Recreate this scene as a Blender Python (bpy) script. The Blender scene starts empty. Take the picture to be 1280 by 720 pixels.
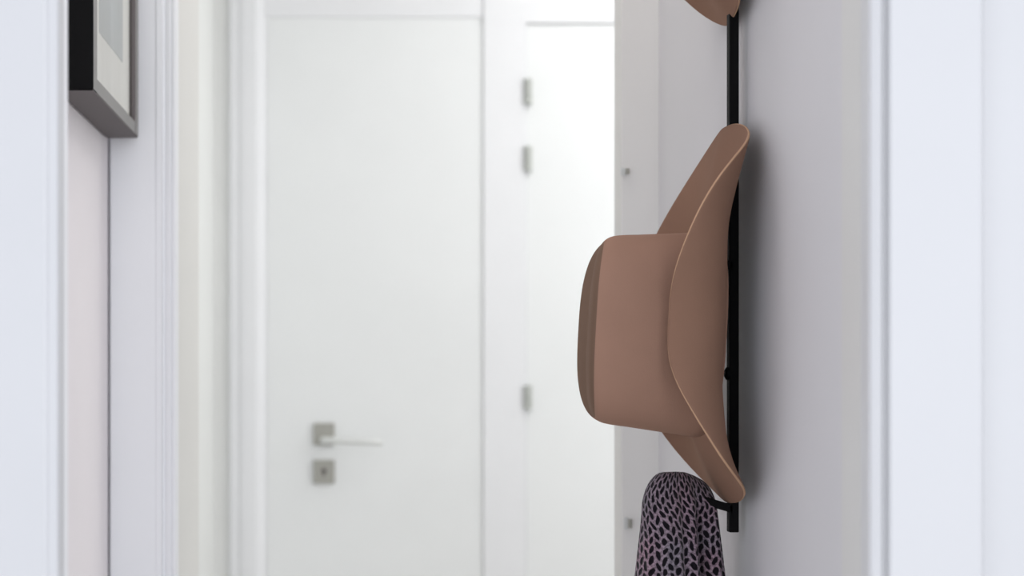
import bpy, bmesh, math, random
from mathutils import Vector
PI = math.pi
scene = bpy.context.scene
C = scene.collection
random.seed(3)

# ------------------------------------------------------------------ place, in metres
EYE = 1.10            # eye height
F, CX, CY = 1800.0, 480.0, 500.0
def at(px, py, Y):    # a point seen at a pixel, at depth Y
    return Vector(((px - CX) * Y / F, Y, EYE + (CY - py) * Y / F))

# ------------------------------------------------------------------ materials
def new_mat(name):
    m = bpy.data.materials.new(name); m.use_nodes = True
    nt = m.node_tree
    return m, nt, nt.nodes['Principled BSDF']
def s2l(c):
    return tuple(((v/255)/12.92 if v/255 <= .04045 else (((v/255)+.055)/1.055)**2.4) for v in c) + (1.0,)
def paint(name, rgb, rough=.55, var=.025, scale=6, bump=.02, bscale=220, metallic=0.0, spec=.3):
    m, nt, b = new_mat(name)
    b.inputs['Roughness'].default_value = rough
    b.inputs['Metallic'].default_value = metallic
    b.inputs['Specular IOR Level'].default_value = spec
    tc = nt.nodes.new('ShaderNodeTexCoord')
    n = nt.nodes.new('ShaderNodeTexNoise'); n.inputs['Scale'].default_value = scale
    nt.links.new(tc.outputs['Object'], n.inputs['Vector'])
    mx = nt.nodes.new('ShaderNodeMix'); mx.data_type = 'RGBA'
    c = s2l(rgb)
    mx.inputs[6].default_value = tuple(min(1, v*(1-var)) for v in c[:3]) + (1,)
    mx.inputs[7].default_value = tuple(min(1, v*(1+var)) for v in c[:3]) + (1,)
    nt.links.new(n.outputs['Fac'], mx.inputs[0])
    nt.links.new(mx.outputs[2], b.inputs['Base Color'])
    if bump:
        n2 = nt.nodes.new('ShaderNodeTexNoise'); n2.inputs['Scale'].default_value = bscale
        nt.links.new(tc.outputs['Object'], n2.inputs['Vector'])
        bp = nt.nodes.new('ShaderNodeBump'); bp.inputs['Strength'].default_value = bump
        bp.inputs['Distance'].default_value = .002
        nt.links.new(n2.outputs['Fac'], bp.inputs['Height'])
        nt.links.new(bp.outputs['Normal'], b.inputs['Normal'])
    return m

M_trim   = paint('white_gloss_paint', (236,237,239), rough=.4)
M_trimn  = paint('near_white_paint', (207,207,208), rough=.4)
M_trimg  = paint('pale_grey_paint', (222,221,218), rough=.5)
M_casg   = paint('pale_casing_paint', (238,237,234), rough=.5)
M_jamb   = paint('grey_jamb_paint', (212,211,208), rough=.5)
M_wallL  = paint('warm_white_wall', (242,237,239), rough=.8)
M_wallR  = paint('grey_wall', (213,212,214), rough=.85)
M_wallB  = paint('back_room_white', (234,235,233), rough=.8)
M_reveal = paint('reveal_white', (224,223,219), rough=.6)
M_door   = paint('door_white', (237,239,239), rough=.45)
M_floor  = paint('floor_boards', (222,219,214), rough=.5, var=.08, scale=3)
M_ceil   = paint('ceiling_white', (247,247,248), rough=.9)
M_black  = paint('black_powder_coat', (5,5,6), rough=.6, bump=.05, spec=.12)
M_blackf = paint('black_frame_wood', (8,8,9), rough=.55, spec=.12)
M_greyf  = paint('grey_frame_face', (128,126,123), rough=.4)
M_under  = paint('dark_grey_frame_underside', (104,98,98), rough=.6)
M_mat    = paint('passepartout', (243,243,237), rough=.9, bump=.05)
M_steel  = paint('brushed_steel', (166,165,157), rough=.4, metallic=.7)
M_lever  = paint('satin_steel', (222,224,222), rough=.4, metallic=.3)
M_hinge  = paint('grey_hinge', (186,189,184), rough=.5, metallic=.0)

def print_mat():
    m, nt, b = new_mat('grey_print')
    b.inputs['Roughness'].default_value = .8
    tc = nt.nodes.new('ShaderNodeTexCoord')
    sp = nt.nodes.new('ShaderNodeSeparateXYZ'); nt.links.new(tc.outputs['Object'], sp.inputs[0])
    n = nt.nodes.new('ShaderNodeTexNoise'); n.inputs['Scale'].default_value = 9
    nt.links.new(tc.outputs['Object'], n.inputs['Vector'])
    ad = nt.nodes.new('ShaderNodeMath'); ad.operation = 'MULTIPLY_ADD'
    nt.links.new(sp.outputs['Z'], ad.inputs[0]); ad.inputs[1].default_value = 3.5
    nt.links.new(n.outputs['Fac'], ad.inputs[2])
    r = nt.nodes.new('ShaderNodeValToRGB')
    r.color_ramp.elements[0].position = .45; r.color_ramp.elements[0].color = s2l((196,198,194))
    r.color_ramp.elements[1].position = 1.4; r.color_ramp.elements[1].color = s2l((206,211,210))
    nt.links.new(ad.outputs[0], r.inputs[0]); nt.links.new(r.outputs[0], b.inputs['Base Color'])
    return m
M_print = print_mat()

def glass_mat():
    m = bpy.data.materials.new('picture_glass'); m.use_nodes = True
    nt = m.node_tree; nt.nodes.clear()
    o = nt.nodes.new('ShaderNodeOutputMaterial'); mx = nt.nodes.new('ShaderNodeMixShader')
    t = nt.nodes.new('ShaderNodeBsdfTransparent'); g = nt.nodes.new('ShaderNodeBsdfGlossy')
    g.inputs['Roughness'].default_value = .05
    fr = nt.nodes.new('ShaderNodeFresnel'); fr.inputs['IOR'].default_value = 1.12
    nt.links.new(fr.outputs[0], mx.inputs[0]); nt.links.new(t.outputs[0], mx.inputs[1])
    nt.links.new(g.outputs[0], mx.inputs[2]); nt.links.new(mx.outputs[0], o.inputs[0])
    return m
M_glass = glass_mat()

def felt(name, rgb, k=.10):
    m, nt, b = new_mat(name)
    b.inputs['Roughness'].default_value = .95
    b.inputs['Specular IOR Level'].default_value = .1
    b.inputs['Sheen Weight'].default_value = .10
    b.inputs['Sheen Roughness'].default_value = .5
    b.inputs['Sheen Tint'].default_value = s2l((225,190,165))
    tc = nt.nodes.new('ShaderNodeTexCoord')
    n = nt.nodes.new('ShaderNodeTexNoise'); n.inputs['Scale'].default_value = 14; n.inputs['Detail'].default_value = 6
    nt.links.new(tc.outputs['Object'], n.inputs['Vector'])
    c = s2l(rgb)
    mx = nt.nodes.new('ShaderNodeMix'); mx.data_type = 'RGBA'
    mx.inputs[6].default_value = (c[0]*(1-k), c[1]*(1-k), c[2]*(1-k), 1)
    mx.inputs[7].default_value = (c[0]*(1+k), c[1]*(1+k), c[2]*(1+k), 1)
    nt.links.new(n.outputs['Fac'], mx.inputs[0]); nt.links.new(mx.outputs[2], b.inputs['Base Color'])
    n2 = nt.nodes.new('ShaderNodeTexNoise'); n2.inputs['Scale'].default_value = 900; n2.inputs['Detail'].default_value = 3
    nt.links.new(tc.outputs['Object'], n2.inputs['Vector'])
    bp = nt.nodes.new('ShaderNodeBump'); bp.inputs['Strength'].default_value = .25; bp.inputs['Distance'].default_value = .0008
    nt.links.new(n2.outputs['Fac'], bp.inputs['Height']); nt.links.new(bp.outputs['Normal'], b.inputs['Normal'])
    return m
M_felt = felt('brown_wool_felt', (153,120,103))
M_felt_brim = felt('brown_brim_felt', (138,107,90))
M_felt_top_shade = felt('brown_felt_painted_shade', (112,90,76))  # same brown felt, darkened to paint in the shade on the crown's top
M_felt_edge = felt('tan_felt_edge', (188,152,124))

def scarf_mat():
    m, nt, b = new_mat('patterned_knit')
    b.inputs['Roughness'].default_value = .95; b.inputs['Specular IOR Level'].default_value = .1
    b.inputs['Sheen Weight'].default_value = .15
    N = nt.nodes.new; L = nt.links.new
    def mth(op, a, bb=None, c=None):
        n = N('ShaderNodeMath'); n.operation = op
        for i, v in enumerate((a, bb, c)):
            if v is None: continue
            if isinstance(v, (int, float)): n.inputs[i].default_value = v
            else: L(v, n.inputs[i])
        return n.outputs[0]
    uv = N('ShaderNodeUVMap'); uv.uv_map = 'UVMap'
    nz = N('ShaderNodeTexNoise'); nz.inputs['Scale'].default_value = 60
    L(uv.outputs[0], nz.inputs['Vector'])
    sub = N('ShaderNodeVectorMath'); sub.operation = 'SUBTRACT'; L(nz.outputs['Color'], sub.inputs[0]); sub.inputs[1].default_value = (.5,.5,.5)
    sc = N('ShaderNodeVectorMath'); sc.operation = 'SCALE'; L(sub.outputs[0], sc.inputs[0]); sc.inputs['Scale'].default_value = .0085
    av = N('ShaderNodeVectorMath'); av.operation = 'ADD'; L(uv.outputs[0], av.inputs[0]); L(sc.outputs[0], av.inputs[1])
    sp = N('ShaderNodeSeparateXYZ'); L(av.outputs[0], sp.inputs[0])
    # staggered slanted ovals: the slant flips from one column to the next
    U = mth('DIVIDE', sp.outputs['X'], .0062)
    col = mth('FLOOR', U)
    par = mth('MODULO', col, 2.0)
    par = mth('ABSOLUTE', par)
    fu = mth('SUBTRACT', mth('SUBTRACT', U, col), .5)
    sign = mth('SUBTRACT', mth('MULTIPLY', par, 2.0), 1.0)
    V = mth('ADD', mth('DIVIDE', sp.outputs['Y'], .0100), mth('MULTIPLY', par, .5))
    V = mth('ADD', V, mth('MULTIPLY', mth('MULTIPLY', fu, sign), .45))
    fv = mth('SUBTRACT', mth('SUBTRACT', V, mth('FLOOR', V)), .5)
    d = mth('ADD', mth('POWER', mth('MULTIPLY', mth('ABSOLUTE', fu), 2.15), 2.0), mth('POWER', mth('MULTIPLY', mth('ABSOLUTE', fv), 2.3), 2.0))
    r = N('ShaderNodeValToRGB'); L(d, r.inputs[0])
    e = r.color_ramp.elements
    e[0].position = .55; e[0].color = s2l((26,23,30))
    e[1].position = .95; e[1].color = s2l((172,160,169))
    # broad colour drift: grey, lilac and a little rose
    n2 = N('ShaderNodeTexNoise'); n2.inputs['Scale'].default_value = 18; L(uv.outputs[0], n2.inputs['Vector'])
    r2 = N('ShaderNodeValToRGB'); L(n2.outputs['Fac'], r2.inputs[0])
    e = r2.color_ramp.elements
    e[0].position = .35; e[0].color = s2l((214,216,220))
    e[1].position = .68; e[1].color = s2l((240,214,222))
    mx = N('ShaderNodeMix'); mx.data_type = 'RGBA'; mx.blend_type = 'MULTIPLY'; mx.inputs[0].default_value = 1
    L(r.outputs[0], mx.inputs[6]); L(r2.outputs[0], mx.inputs[7])
    n3 = N('ShaderNodeTexNoise'); n3.inputs['Scale'].default_value = 420; L(uv.outputs[0], n3.inputs['Vector'])
    r3 = N('ShaderNodeValToRGB'); L(n3.outputs['Fac'], r3.inputs[0])
    e = r3.color_ramp.elements; e[0].position = .35; e[0].color = (.42,.42,.42,1); e[1].position = .6; e[1].color = (1,1,1,1)
    mx2 = N('ShaderNodeMix'); mx2.data_type = 'RGBA'; mx2.blend_type = 'MULTIPLY'; mx2.inputs[0].default_value = 1
    L(mx.outputs[2], mx2.inputs[6]); L(r3.outputs[0], mx2.inputs[7])
    L(mx2.outputs[2], b.inputs['Base Color'])
    bp = N('ShaderNodeBump'); bp.inputs['Strength'].default_value = .5; bp.inputs['Distance'].default_value = .0015
    L(d, bp.inputs['Height']); L(bp.outputs['Normal'], b.inputs['Normal'])
    return m
M_scarf = scarf_mat()

# ------------------------------------------------------------------ mesh helpers
def obj(name, bm, mats, parent=None, smooth=False, bevel=0, seg=2):
    bmesh.ops.recalc_face_normals(bm, faces=bm.faces)
    me = bpy.data.meshes.new(name); bm.to_mesh(me); bm.free()
    for m in (mats if isinstance(mats, (list, tuple)) else [mats]): me.materials.append(m)
    if smooth:
        for p in me.polygons: p.use_smooth = True
    o = bpy.data.objects.new(name, me); C.objects.link(o)
    if parent: o.parent = parent
    if bevel:
        md = o.modifiers.new('bevel', 'BEVEL'); md.width = bevel; md.segments = seg; md.limit_method = 'ANGLE'
    return o
def box(bm, x0, x1, y0, y1, z0, z1):
    vs = [bm.verts.new((x, y, z)) for x in (x0, x1) for y in (y0, y1) for z in (z0, z1)]
    for f in ((0,1,3,2),(4,6,7,5),(0,4,5,1),(2,3,7,6),(0,2,6,4),(1,5,7,3)):
        bm.faces.new([vs[i] for i in f])
def prism_z(bm, poly, z0, z1):
    a = [bm.verts.new((x, y, z0)) for x, y in poly]; b = [bm.verts.new((x, y, z1)) for x, y in poly]
    n = len(poly); bm.faces.new(a); bm.faces.new(b)
    for i in range(n): bm.faces.new((a[i], a[(i+1)%n], b[(i+1)%n], b[i]))
def prism_x(bm, poly, x0, x1):   # poly in (y, z)
    a = [bm.verts.new((x0, y, z)) for y, z in poly]; b = [bm.verts.new((x1, y, z)) for y, z in poly]
    n = len(poly); bm.faces.new(a); bm.faces.new(b)
    for i in range(n): bm.faces.new((a[i], a[(i+1)%n], b[(i+1)%n], b[i]))
def cyl(bm, p0, p1, r0, r1=None, n=20):
    p0, p1 = Vector(p0), Vector(p1); r1 = r0 if r1 is None else r1
    d = (p1-p0).normalized(); a = d.orthogonal().normalized(); b = d.cross(a)
    A = [bm.verts.new(p0 + (a*math.cos(t)+b*math.sin(t))*r0) for t in [2*PI*i/n for i in range(n)]]
    B = [bm.verts.new(p1 + (a*math.cos(t)+b*math.sin(t))*r1) for t in [2*PI*i/n for i in range(n)]]
    bm.faces.new(A); bm.faces.new(B)
    for i in range(n): bm.faces.new((A[i], A[(i+1)%n], B[(i+1)%n], B[i]))
def tube(bm, pts, radii, n=14):
    pts = [Vector(p) for p in pts]; rings = []
    for i, p in enumerate(pts):
        d = (pts[min(i+1, len(pts)-1)] - pts[max(i-1, 0)]).normalized()
        a = d.cross(Vector((0,1,0)));  a = a.normalized() if a.length > 1e-4 else Vector((0,0,1))
        b = d.cross(a).normalized()
        rings.append([bm.verts.new(p + (a*math.cos(2*PI*k/n) + b*math.sin(2*PI*k/n))*radii[i]) for k in range(n)])
    for r, s in zip(rings, rings[1:]):
        for k in range(n): bm.faces.new((r[k], r[(k+1)%n], s[(k+1)%n], s[k]))
    bm.faces.new(rings[0]); bm.faces.new(rings[-1])
def empty(name, loc):
    o = bpy.data.objects.new(name, None); C.objects.link(o); o.location = loc; o.empty_display_size = .05
    return o
def tag(o, label, cat, group=None):
    o['label'] = label; o['category'] = cat
    if group: o['group'] = group
    return o
def struct(o):
    o['kind'] = 'structure'; return o
def sbox(name, dims, m, bevel=0, extra=()):
    bm = bmesh.new(); box(bm, *dims)
    for d in extra: box(bm, *d)
    return struct(obj(name, bm, m, bevel=bevel))

# ------------------------------------------------------------------ depths and planes
ZC = 2.55                       # ceiling
YN = 1.00                       # near doorway face
XL, XR = -.36, .36              # corridor walls
YM = 1.90                       # second doorway face
YB = 3.56                       # back wall face
DH = 2.06

sbox('floor', (-3.0, 3.2, -2.2, 4.0, -.05, 0), M_floor)
sbox('ceiling', (-1.2, 1.6, YN+.02, 4.0, ZC, ZC+.05), M_ceil)

# near wall with the opening the camera looks through
jl, jr = -.2262, .337
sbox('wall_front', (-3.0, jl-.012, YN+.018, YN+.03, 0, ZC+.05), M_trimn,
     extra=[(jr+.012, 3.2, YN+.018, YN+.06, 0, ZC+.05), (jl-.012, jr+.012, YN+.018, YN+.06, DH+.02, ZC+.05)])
def px1(p): return (p - CX) / F
# architraves with a bead along the opening
def bead_poly(side):
    if side > 0:
        xs = [(1087, 1.014), (1087, 1.003), (1090, 1.0005), (1096, .999), (1101, 1.0005), (1105, 1.004), (1108, 1.0065), (1110.5, 1.0065), (1112.5, 1.001), (1115, 1.0),
              (1226, 1.0), (1230, 1.002), (1235, 1.008), (1241, 1.015), (1243, 1.018), (1087, 1.018)]
    else:
        xs = [(73, 1.014), (73, 1.003), (71.5, 1.0008), (69, 1.0), (62, 1.0), (58, 1.001), (54, 1.0), (50, 1.0),
              (-55, 1.0), (-58, 1.002), (-62, 1.008), (-68, 1.015), (-70, 1.018), (73, 1.018)]
    return [(px1(x), y) for x, y in xs]
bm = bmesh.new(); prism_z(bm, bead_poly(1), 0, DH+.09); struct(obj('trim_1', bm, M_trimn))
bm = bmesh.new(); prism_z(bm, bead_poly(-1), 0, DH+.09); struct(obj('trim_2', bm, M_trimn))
sbox('trim_3', (jl, jr, YN, YN+.018, DH, DH+.09), M_trimn, bevel=.003)
# jamb linings
sbox('trim_4', (jr, jr+.012, YN+.018, YN+.060, 0, DH+.02), M_jamb)
sbox('trim_5', (jl-.012, jl, YN+.018, YN+.030, 0, DH+.02), M_ceil)

# corridor walls
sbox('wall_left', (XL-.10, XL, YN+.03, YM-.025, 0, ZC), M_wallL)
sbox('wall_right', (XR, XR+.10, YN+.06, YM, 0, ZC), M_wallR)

# second doorway: partition, moulded casings, reveals
ml, mr = -.2725, (776.6-CX)*(1.90-.013)/F
sbox('wall_middle', (-1.2, ml-.002, YM, YM+.20, 0, ZC), M_wallL,
     extra=[(mr+.006, 1.6, YM, YM+.045, 0, ZC), (ml-.002, mr+.006, YM, YM+.045, 2.16, ZC)])
def pxm(p, Y=YM-.02): return (p - CX) * Y / F
poly = [(pxm(136.6), YM), (pxm(136.6), YM-.018), (pxm(138.5), YM-.02), (pxm(194), YM-.02), (pxm(196), YM-.0215), (pxm(202), YM-.0215), (pxm(203.5), YM-.0175),
        (pxm(206), YM-.0165), (pxm(208), YM-.0195), (pxm(212), YM-.0205), (pxm(214.5), YM-.0185), (pxm(216), YM-.0215), (pxm(219), YM-.0215), (pxm(220.5), YM-.019), (pxm(220.5), YM)]
bm = bmesh.new(); prism_z(bm, poly, 0, 2.24); struct(obj('trim_6', bm, M_trim))
sbox('trim_7', (pxm(220.5)-.006, pxm(220.5)-.001, YM, YM+.215, 0, 2.16), M_reveal)
# right casing, two boards with a fine joint between them
sbox('trim_8', (mr, mr+.006, YM-.009, YM+.045, 0, 2.16), M_trimg, bevel=.0015)
sbox('trim_9', (mr+.0012, XR+.001, YM-.013, YM, 0, 2.24), M_casg)
sbox('trim_11', (pxm(220.5), mr, YM-.02, YM, 2.16, 2.24), M_trim, bevel=.003)

# back room
KB = F / YB
def bx(p): return (p - CX) / KB
def bz(p): return EYE + (CY - p) / KB
sbox('wall_side', (-.52, -.42, YM+.2, YB, 0, ZC), M_wallB)
sbox('wall_far', (1.5, 1.6, YM+.2, YB, 0, ZC), M_wallB)
d1l, d1r, d1t = bx(334), bx(604), bz(22)
d2l, d2r, d2t = bx(658), bx(658)+.80, bz(30)
sbox('wall_back', (-.52, d1l-.02, YB, YB+.12, 0, ZC), M_wallB,
     extra=[(d1l-.02, d1r+.02, YB, YB+.12, d1t+.02, ZC), (d1r+.02, d2l-.02, YB, YB+.12, 0, ZC), (d2l-.02, d2r+.02, YB, YB+.12, d2t+.02, ZC),
            (d2r+.02, 1.6, YB, YB+.12, 0, ZC)])
# casings round the two doors
cl = bx(287)
poly = [(cl, YB), (cl, YB-.010), (bx(290), YB-.013), (bx(299), YB-.013), (bx(303), YB-.017), (bx(308), YB-.018), (bx(320), YB-.018), (bx(325), YB-.014), (bx(330), YB-.004), (d1l-.001, YB-.001), (d1l, YB+.02), (cl, YB+.0)]
bm = bmesh.new(); prism_z(bm, poly[:-1] + [(d1l, YB+.02), (d1l-.02, YB+.02), (d1l-.02, YB)], 0, d1t+.10); struct(obj('trim_12', bm, M_trim))
sbox('trim_13', (d1r, d2l-.0008, YB-.007, YB+.03, 0, bz(15)), M_trim, bevel=.003)
sbox('trim_14', (bx(331), d1r, YB-.004, YB+.03, d1t, d1t+.11), M_trim, bevel=.002)
sbox('trim_15', (d1r, d2r+.003, YB-.0075, YB+.03, d2t+.001, d2t+.11), M_trim, bevel=.002)
sbox('trim_16', (d2r+.003, d2r+.09, YB-.008, YB+.03, 0, d2t+.11), M_trim, bevel=.004)

# ------------------------------------------------------------------ doors
bm = bmesh.new(); box(bm, d1l, d1r, YB+.0, YB+.046, .008, d1t)
door1 = struct(obj('door_1', bm, M_door))
def bm_box(*d):
    bm = bmesh.new(); box(bm, *d); return bm
yb0 = YB
rose = obj('handle_plate', bm_box(bx(392), bx(418), yb0-.009, yb0, bz(556), bz(529)), M_steel, door1, bevel=.0015)
bm = bmesh.new()
tube(bm, [(bx(405), yb0-.008, bz(550)), (bx(405), yb0-.030, bz(550)), (bx(407), yb0-.042, bz(550)), (bx(413), yb0-.046, bz(550)), (bx(430), yb0-.047, bz(550.5)),
          (bx(455), yb0-.047, bz(551.5)), (bx(474), yb0-.046, bz(552.5)), (bx(478), yb0-.044, bz(553))],
     [.009, .009, .0088, .0085, .0078, .0075, .0072, .0055], n=16)
obj('lever', bm, M_lever, rose, smooth=True)
kp = obj('keyhole_plate', bm_box(bx(392), bx(418), yb0-.009, yb0, bz(604), bz(575)), M_steel, door1, bevel=.0015)
bm = bmesh.new(); cyl(bm, (bx(405), yb0-.010, bz(588)), (bx(405), yb0-.0085, bz(588)), .006); box(bm, bx(405)-.0025, bx(405)+.0025, yb0-.010, yb0-.0085, bz(588)-.014, bz(588))
obj('keyhole', bm, M_under, kp)

bm = bmesh.new(); box(bm, d2l, d2r, YB+.0, YB+.046, .008, d2t)
door2 = struct(obj('door_2', bm, M_door, bevel=.002))
for y0, y1 in ((100,131), (184,214), (482,511)):
    xh = bx(660)
    bm = bmesh.new()
    z0, z1 = bz(y1), bz(y0)
    for a, b in ((0, .32), (.34, .66), (.68, 1)):
        cyl(bm, (xh-.001, YB-.009, z0+(z1-z0)*a), (xh-.001, YB-.009, z0+(z1-z0)*b), .0098, n=18)
    box(bm, xh-.002, xh+.010, YB-.002, YB+.0005, z0, z1)
    box(bm, xh-.003, xh+.001, YB-.009, YB+.0004, z0, z1)
    obj('hinge', bm, M_hinge, door2)

# ------------------------------------------------------------------ picture frame on the left wall
fy0, fy1 = 1.572, 1.859
fx = -.317; fb = XL + .0015
fz0, fz1 = 1.4395, 1.90
BW = .020
fr = tag(empty('picture_frame', (fb, (fy0+fy1)/2, fz0)), 'black deep-edged picture frame with pale mat hanging on the left wall', 'picture frame')
ox, oy, oz = fb, (fy0+fy1)/2, fz0
W2, H = (fy1-fy0)/2, fz1-fz0; D = fx-fb
# face bars (grey front face, black outer sides)
def bar(name, dims, mats, faces):
    bm = bmesh.new(); box(bm, *dims); bmesh.ops.recalc_face_normals(bm, faces=bm.faces)
    for f in bm.faces:
        f.material_index = faces(f.normal)
    return obj(name, bm, mats, fr, bevel=.0008)
mats = [M_blackf, M_greyf, M_under]
pick = lambda n: 1 if n.x > .5 else 0
bar('side_rail', (0, D, -W2, -W2+BW, 0, H), mats, pick)
bar('side_rail', (0, D, W2-BW, W2, 0, H), mats, lambda n: 1 if n.x > .5 else 2)
bar('bottom_rail', (0, D-.0004, -W2+BW, W2-BW, 0, BW*.8), mats, lambda n: 1 if n.x > .5 else 2)
# the underside shows dark grey along its whole length
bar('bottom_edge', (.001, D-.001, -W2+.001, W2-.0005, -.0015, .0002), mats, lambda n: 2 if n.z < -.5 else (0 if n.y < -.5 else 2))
bar('top_rail', (0, D-.0004, -W2+BW, W2-BW, H-BW*.8, H), mats, pick)
obj('mat_board', bm_box(D-.010, D-.008, -W2+BW-.002, W2-BW+.002, BW*.8-.002, H-BW*.8+.002), M_mat, fr)
obj('print', bm_box(D-.0082, D-.0075, -W2+BW+.05, W2-BW-.050, BW*.8+.064, H-BW*.8-.064), M_print, fr)
bm = bmesh.new()
bm.faces.new([bm.verts.new((D-.005, y, z)) for y, z in ((-W2+BW-.001, BW*.8-.001), (W2-BW+.001, BW*.8-.001), (W2-BW+.001, H-BW*.8+.001), (-W2+BW-.001, H-BW*.8+.001))])
g = obj('glass', bm, M_glass, fr)
if g.data.polygons[0].normal.x < 0: g.data.flip_normals()
obj('backing_board', bm_box(.002, .006, -W2+BW-.002, W2-BW+.002, BW*.8-.002, H-BW*.8+.002), M_blackf, fr)

# ------------------------------------------------------------------ coat rail on the right wall
YR = 1.43
rx0, rx1 = (910-CX)*YR/F, (922-CX)*YR/F
zb = EYE + (CY-665)*YR/F
rail = tag(empty('coat_rail', (XR, YR, zb)), 'slim black vertical metal coat rail with hooks on the grey right wall', 'coat rail')
def rl(x, y, z): return (x - XR, y - YR, z - zb)
obj('rail_bar', bm_box(rx0-XR, rx1-XR, -.006, .006, 0, 1.05), M_black, rail, bevel=.001)
for z in (EYE + (CY-176)*YR/F, EYE + (CY+60)*YR/F):
    bm = bmesh.new(); cyl(bm, rl(rx1-.001, YR+.003, z), rl(XR-.0005, YR+.003, z), .0025)
    obj('wall_spacer', bm, M_black, rail)
# a hook: flat arm rising away from the wall, ball at its end
def hook(z, reach, rise, tip=.007):
    bm = bmesh.new()
    x0 = rx0 + .004
    pts = [(x0, z), (x0-reach*.5, z+rise*.3), (x0-reach, z+rise)]
    ht, hw = .0042, .006
    rings = []
    for x, zz in pts:
        rings.append([bm.verts.new(rl(x, YR+sy*hw, zz+sz*ht)) for sy, sz in ((-1,-1),(1,-1),(1,1),(-1,1))])
    for r, s in zip(rings, rings[1:]):
        for k in range(4): bm.faces.new((r[k], r[(k+1)%4], s[(k+1)%4], s[k]))
    bm.faces.new(rings[0]); bm.faces.new(rings[-1])
    o = obj('hook', bm, M_black, rail, bevel=.001)
    b2 = bmesh.new()
    bmesh.ops.create_uvsphere(b2, u_segments=16, v_segments=10, radius=tip)
    bmesh.ops.translate(b2, verts=b2.verts, vec=Vector(rl(x0-reach, YR, z+rise)))
    obj('hook_tip', b2, M_black, o, smooth=True)
ZH1 = EYE + (CY-636)*YR/F
hook(ZH1, .056, .0275, .0065)
hook(1.233, .075, .020)
hook(1.233+.478, .075, .020)
bm = bmesh.new()
zs = EYE + (CY-467)*YR/F
cyl(bm, rl(rx0+.001, YR, zs), rl(rx0-.0018, YR, zs), .0068, .0062, n=24)
cyl(bm, rl(rx0-.0018, YR, zs), rl(rx0-.0034, YR, zs), .0062, .0035, n=24)
obj('screw_head', bm, M_black, rail, smooth=False)

# ------------------------------------------------------------------ hats
def lerp(a, b, t): return a + (b-a)*t
U0 = -.0235
def hat_base(th, low=2.4):
    c, s = math.cos(th), math.sin(th)
    e = 2/(low)
    c = math.copysign(abs(c)**e, c); s = math.copysign(abs(s)**e, s)
    return (U0 + .098*c, .068*s, lerp(.047, .037, abs(s)**1.3))
def brim_pts(th, n=16):
    c, s = math.cos(th), math.sin(th)
    u, v, w = hat_base(th)
    k = abs(s)**(2.6 if s > 0 else 2.8)
    Lend = .112 if c > 0 else .078
    L = lerp(Lend, .073 if s > 0 else .078, k)
    aend0, aend1 = (-6, -10) if c > 0 else (-26, -36)
    a0 = lerp(aend0, 17 if s > 0 else 12, k); a1 = lerp(aend1, 130 if s > 0 else 92, k)
    tip = math.exp(-((math.degrees(th)-26)/16)**2)*8 + math.exp(-((math.degrees(th)-152)/16)**2)*6
    a0 -= 8*math.exp(-((math.degrees(th)-58)/18)**2) + 13*math.exp(-((math.degrees(th)-124)/18)**2)
    a0 -= tip*.8; a1 -= tip*1.2      # the near corners of front and back droop to the wall
    # outward direction
    d = Vector((math.copysign(abs((u-U0)/.098)**1.4, c)/.098, math.copysign(abs(v/.068)**1.4, s)/.068)); d.normalize()
    pts = [(u, v, w)]
    for i in range(n):
        t = (i+.5)/n
        a = math.radians(lerp(a0, a1, t**1.1))
        st = L/n
        u += d.x*st*math.cos(a); v += d.y*st*math.cos(a); w += st*math.sin(a)
        pts.append((u, v, w))
    return pts
def P(u, v, w): return (-w, -v, u)
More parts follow.
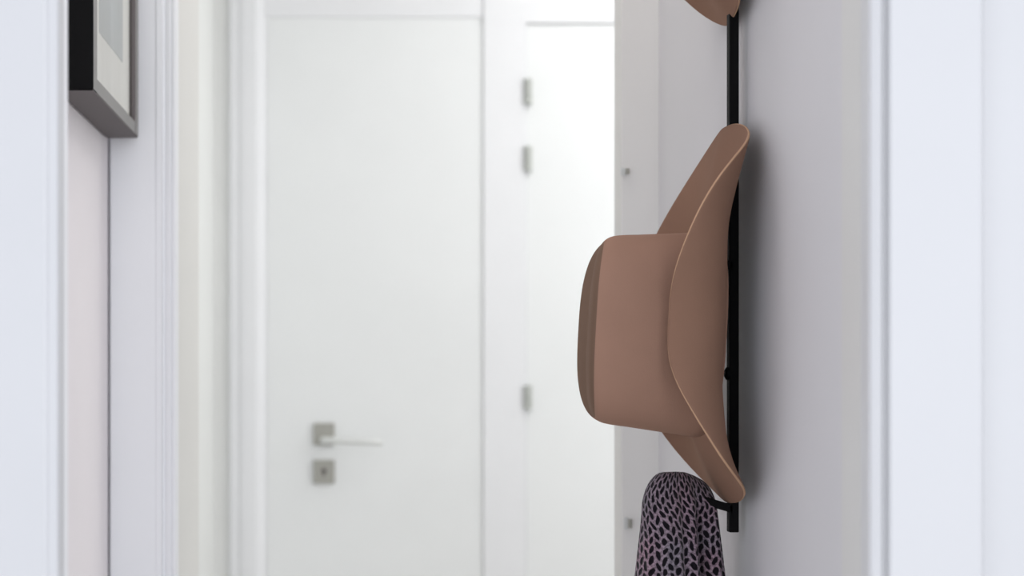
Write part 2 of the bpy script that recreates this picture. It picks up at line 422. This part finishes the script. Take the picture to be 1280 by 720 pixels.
def make_hat():
    root = empty('felt_hat', (0,0,0))
    N = 128
    bm = bmesh.new(); rings = []
    for k in range(N):
        th = 2*PI*k/N
        pts = brim_pts(th)
        rings.append([bm.verts.new(P(*p)) for p in pts])
    for k in range(N):
        r, s = rings[k], rings[(k+1)%N]
        for i in range(len(r)-1): bm.faces.new((r[i], s[i], s[i+1], r[i+1]))
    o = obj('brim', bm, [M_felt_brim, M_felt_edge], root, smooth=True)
    md = o.modifiers.new('felt', 'SOLIDIFY'); md.thickness = .0032; md.offset = 0; md.material_offset_rim = 1
    md = o.modifiers.new('sub', 'SUBSURF'); md.levels = 1; md.render_levels = 1
    # crown with a lengthways dent between two ridges
    bm = bmesh.new(); rings = []
    M = 40; nexp = 17.0
    def wtop(u, v):
        uu = (u-U0)/.095
        w = .1600 - .004*math.exp(-(v/.030)**2) - .011*abs(uu)**3 - (0 if v > 0 else .002)
        return w
    for i in range(M):
        f = (PI/2)*i/M
        f = f if i else 0
        rho = math.cos(f)**(2/nexp); g = math.sin(f)**(2/nexp)
        if i == 0: rho, g = 1, 0
        ring = []
        for k in range(N):
            th = 2*PI*k/N; bu, bv, bw = hat_base(th, 2.9)
            tap = 1 - .07*g
            flare = 1 + .02*max(0, 1-g*6)
            u = U0 + (bu-U0)*rho*tap*flare; v = bv*rho*tap*flare
            w = bw - .002 + (wtop(u, v) - bw + .002)*g
            ring.append(bm.verts.new(P(u, v, w)))
        rings.append(ring)
    # extra wall rings between base and the first shoulder ring
    def mid(ra, rb, n):
        out = []
        for j in range(1, n+1):
            t = j/(n+1)
            out.append([bm.verts.new(a.co.lerp(b.co, t)) for a, b in zip(ra, rb)])
        return out
    rings = [rings[0]] + mid(rings[0], rings[1], 5) + rings[1:]
    top0 = next(i for i in range(M) if math.cos(PI/2*i/M)**(2/nexp) < .962) + 8   # from here the crown's top has its shade painted into the felt colour
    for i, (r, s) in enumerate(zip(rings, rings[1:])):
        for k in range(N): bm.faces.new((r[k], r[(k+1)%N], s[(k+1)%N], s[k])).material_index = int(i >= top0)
    last = rings[-1]
    # fill towards the centre
    prev = last
    for t in (.66, .33):
        ring = []
        for a in last:
            u = U0 + (a.co.z-U0)*t; v = -a.co.y*t
            ring.append(bm.verts.new(P(u, v, wtop(u, v))))
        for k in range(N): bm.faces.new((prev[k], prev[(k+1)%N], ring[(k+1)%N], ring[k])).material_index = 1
        prev = ring
    cv = bm.verts.new(P(U0, 0, wtop(U0, 0)))
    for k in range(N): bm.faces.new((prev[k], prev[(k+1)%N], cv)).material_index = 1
    o = obj('crown', bm, [M_felt, M_felt_top_shade], root, smooth=True)
    md = o.modifiers.new('felt', 'SOLIDIFY'); md.thickness = .003; md.offset = 0
    return root
hat = make_hat()
hat.location = (XR, YR, 1.1854); hat.rotation_euler = (0, .055, 0)
tag(hat, 'whole brown felt hat with dented crown hanging on the middle of the black rail', 'hat', 'brown felt hats on the coat rail')
def dup(root):
    r = root.copy(); C.objects.link(r)
    for ch in list(root.children):
        c = ch.copy(); C.objects.link(c); c.parent = r
    return r
hat2 = dup(hat)
hat2.location = (XR-.0065, YR, 1.1854 + .481); hat2.rotation_euler = (.0, .0, -.13)
hat2['label'] = 'upper brown felt hat on the rail, cut off by the top edge of the photo'

# ------------------------------------------------------------------ patterned scarf over the lowest hook
def make_scarf():
    bm = bmesh.new(); uvl = bm.loops.layers.uv.new('UVMap')
    N = 150
    ztop = EYE + (CY-590)*YR/F
    zbot = .60
    levels = []
    d = 0
    rows = [0, .0008, .0025, .005, .008, .012, .017, .023, .03, .038, .047]
    z = .047
    while ztop - z > zbot:
        z += .011; rows.append(z)
    rot = math.radians(24)
    rings = []; uvs = []
    for dz in rows:
        zz = ztop - dz
        t = min(1, dz/.035)
        rnd = math.sqrt(max(0, 1-(1-t)**2))          # rounded shoulder
        lowt = min(1, dz/.14)
        xl = lerp(.2600, .2490, lowt**.8) ; xr = lerp(.3260, .3420, lowt**.7)
        xl += .016*(1-rnd); xr -= .012*(1-rnd)
        cx = (xl+xr)/2; a = (xr-xl)/2/math.cos(rot)*.985
        b = lerp(.004, .021, min(1, dz/.03)**.5) + .010*lowt
        ring = []; acc = 0; prevp = None; ru = []
        for k in range(N+1):
            th = 2*PI*(k % N)/N
            c, s = math.cos(th), math.sin(th)
            n = 2.6
            ex = a*math.copysign(abs(c)**(2/n), c); ey = b*math.copysign(abs(s)**(2/n), s)
            # gathered folds, deeper further down
            amp = .0032*min(1, dz/.05) + .0035*lowt
            ph = dz*6
            fold = math.sin(ex*2*PI/.026 + 1.1 + ph*.4) * .6 + math.sin(ex*2*PI/.015 + 2.3 - ph*.5)*.35
            crease = -4.2*math.exp(-((ex-.008-dz*.03)/.0055)**2) * min(1, dz/.06)
            ey2 = ey + math.copysign(1, s)*abs(s)**.5*amp*(fold + (crease if s < 0 else 0))
            sag = .010*(ex/a)**2*(1-t) if dz < .04 else 0
            x = cx + ex*math.cos(rot) - ey2*math.sin(rot)
            y = YR + .004 + ex*math.sin(rot) + ey2*math.cos(rot)
            p = Vector((x, y, zz - .008*max(0, ex/a)**1.5*(1-min(1, dz/.05))))
            if prevp is not None: acc += (Vector((p.x, p.y, 0)) - Vector((prevp.x, prevp.y, 0))).length
            prevp = p
            ru.append(acc)
            if k < N: ring.append(p)
        # measure from the middle of the near side so columns stay upright
        uvs.append(ru)
        rings.append(ring)
    V = [[bm.verts.new(p) for p in r] for r in rings]
    # fabric length along v; u scaled to a constant perimeter so motif columns follow the folds
    per = .27
    lens = [0]
    for i in range(1, len(rows)):
        lens.append(lens[-1] + max(rows[i]-rows[i-1], (rings[i][3*N//4]-rings[i-1][3*N//4]).length*.9))
    for i in range(len(V)-1):
        for k in range(N):
            f = bm.faces.new((V[i][k], V[i][(k+1)%N], V[i+1][(k+1)%N], V[i+1][k]))
            for lp, (ii, kk) in zip(f.loops, ((i,k),(i,k+1),(i+1,k+1),(i+1,k))):
                lp[uvl].uv = (uvs[ii][kk]/uvs[ii][-1]*per, lens[ii])
    f = bm.faces.new(V[0])
    for lp in f.loops: lp[uvl].uv = (lp.vert.co.x, lp.vert.co.y)
    me_root = empty('scarf', ((.30), YR+.004, ZH1+.02))
    loc = me_root.location
    bmesh.ops.translate(bm, verts=bm.verts, vec=-Vector(loc))
    o = obj('fabric', bm, M_scarf, me_root, smooth=True)
    md = o.modifiers.new('cloth', 'SOLIDIFY'); md.thickness = .002; md.offset = -1
    # fringe along the hem
    fb_ = bmesh.new()
    for k in range(0, N, 3):
        p = rings[-1][k] - Vector(loc)
        cyl(fb_, p + Vector((0,0,.004)), p + Vector((random.uniform(-.003,.003), random.uniform(-.003,.003), -.045)), .0011, .0007, n=6)
    fo = obj('fringe', fb_, M_scarf, me_root); fo['kind'] = 'stuff'
    return me_root
scarf = make_scarf()
tag(scarf, 'black and grey patterned knit scarf draped over the lowest hook', 'scarf')

# ------------------------------------------------------------------ two small catches on the right casing
yc = YM - .012
def catch(px, py, w, h, label):
    c = at(px, py, yc)
    r = tag(empty('door_catch', (c.x, yc, c.z)), label, 'door catch', 'metal catches on the casing')
    k = yc/F
    obj('plate', bm_box(-w*k/2, w*k*.15, -.003, 0, -h*k/2, h*k/2), M_lever, r, bevel=.0006)
    bm = bmesh.new(); cyl(bm, (w*k*.28, -.007, -h*k*.36), (w*k*.28, -.007, h*k*.36), .0026, n=14)
    box(bm, w*k*.1, w*k*.4, -.006, 0, -h*k*.3, h*k*.3)
    obj('pin', bm, M_steel, r)
catch(780.5, 215, 10, 9, 'small steel catch high on the pale casing, left of the upper hat brim')
catch(784, 654, 9, 15, 'small steel catch low on the pale casing, left of the patterned scarf')

# ------------------------------------------------------------------ light
w = bpy.data.worlds.new('World'); scene.world = w; w.use_nodes = True
bg = w.node_tree.nodes['Background']
bg.inputs[0].default_value = (.88, .915, 1.0, 1); bg.inputs[1].default_value = .95
def area(name, loc, target, sx, sy, power, col):
    l = bpy.data.lights.new(name, 'AREA'); l.shape = 'RECTANGLE'; l.size = sx; l.size_y = sy; l.energy = power; l.color = col
    o = bpy.data.objects.new(name, l); C.objects.link(o); o.location = loc
    o.rotation_euler = (Vector(target)-Vector(loc)).to_track_quat('-Z', 'Y').to_euler()
    return o
area('window_light', (1.05, -1.55, 1.5), (0, 1.4, 1.2), 1.8, 1.8, 32, (.91, .94, 1.0))
area('left_fill_light', (-1.35, -.9, 1.45), (.36, 1.4, 1.15), 1.0, 1.6, 7, (.86, .90, 1.0))  # added fill to brighten the right wall beside the hat; no window there
area('corridor_light', (-.08, 1.50, ZC-.03), (.0, 1.50, 0), .45, .7, 4.5, (1, .97, .93))
area('back_room_light', (.75, 2.85, ZC-.03), (.5, 3.0, 0), .9, .7, 10, (1, .99, .97))
area('back_room_window', (1.45, 2.8, 1.2), (.2, 3.5, .8), .8, 1.8, 12.0, (.97, .99, 1))

# ------------------------------------------------------------------ camera
cd = bpy.data.cameras.new('camera'); cam = bpy.data.objects.new('camera', cd); C.objects.link(cam)
cam.location = (0, 0, EYE); cam.rotation_euler = (PI/2, 0, 0)
cd.sensor_fit = 'HORIZONTAL'; cd.sensor_width = 36; cd.lens = F/1280*36
cd.shift_x = (640-CX)/1280; cd.shift_y = (CY-360)/1280
cd.clip_start = .02
cd.dof.use_dof = True; cd.dof.focus_distance = 1.42; cd.dof.aperture_fstop = 4.6
scene.camera = cam
scene.view_settings.view_transform = 'Standard'
scene.view_settings.look = 'None'
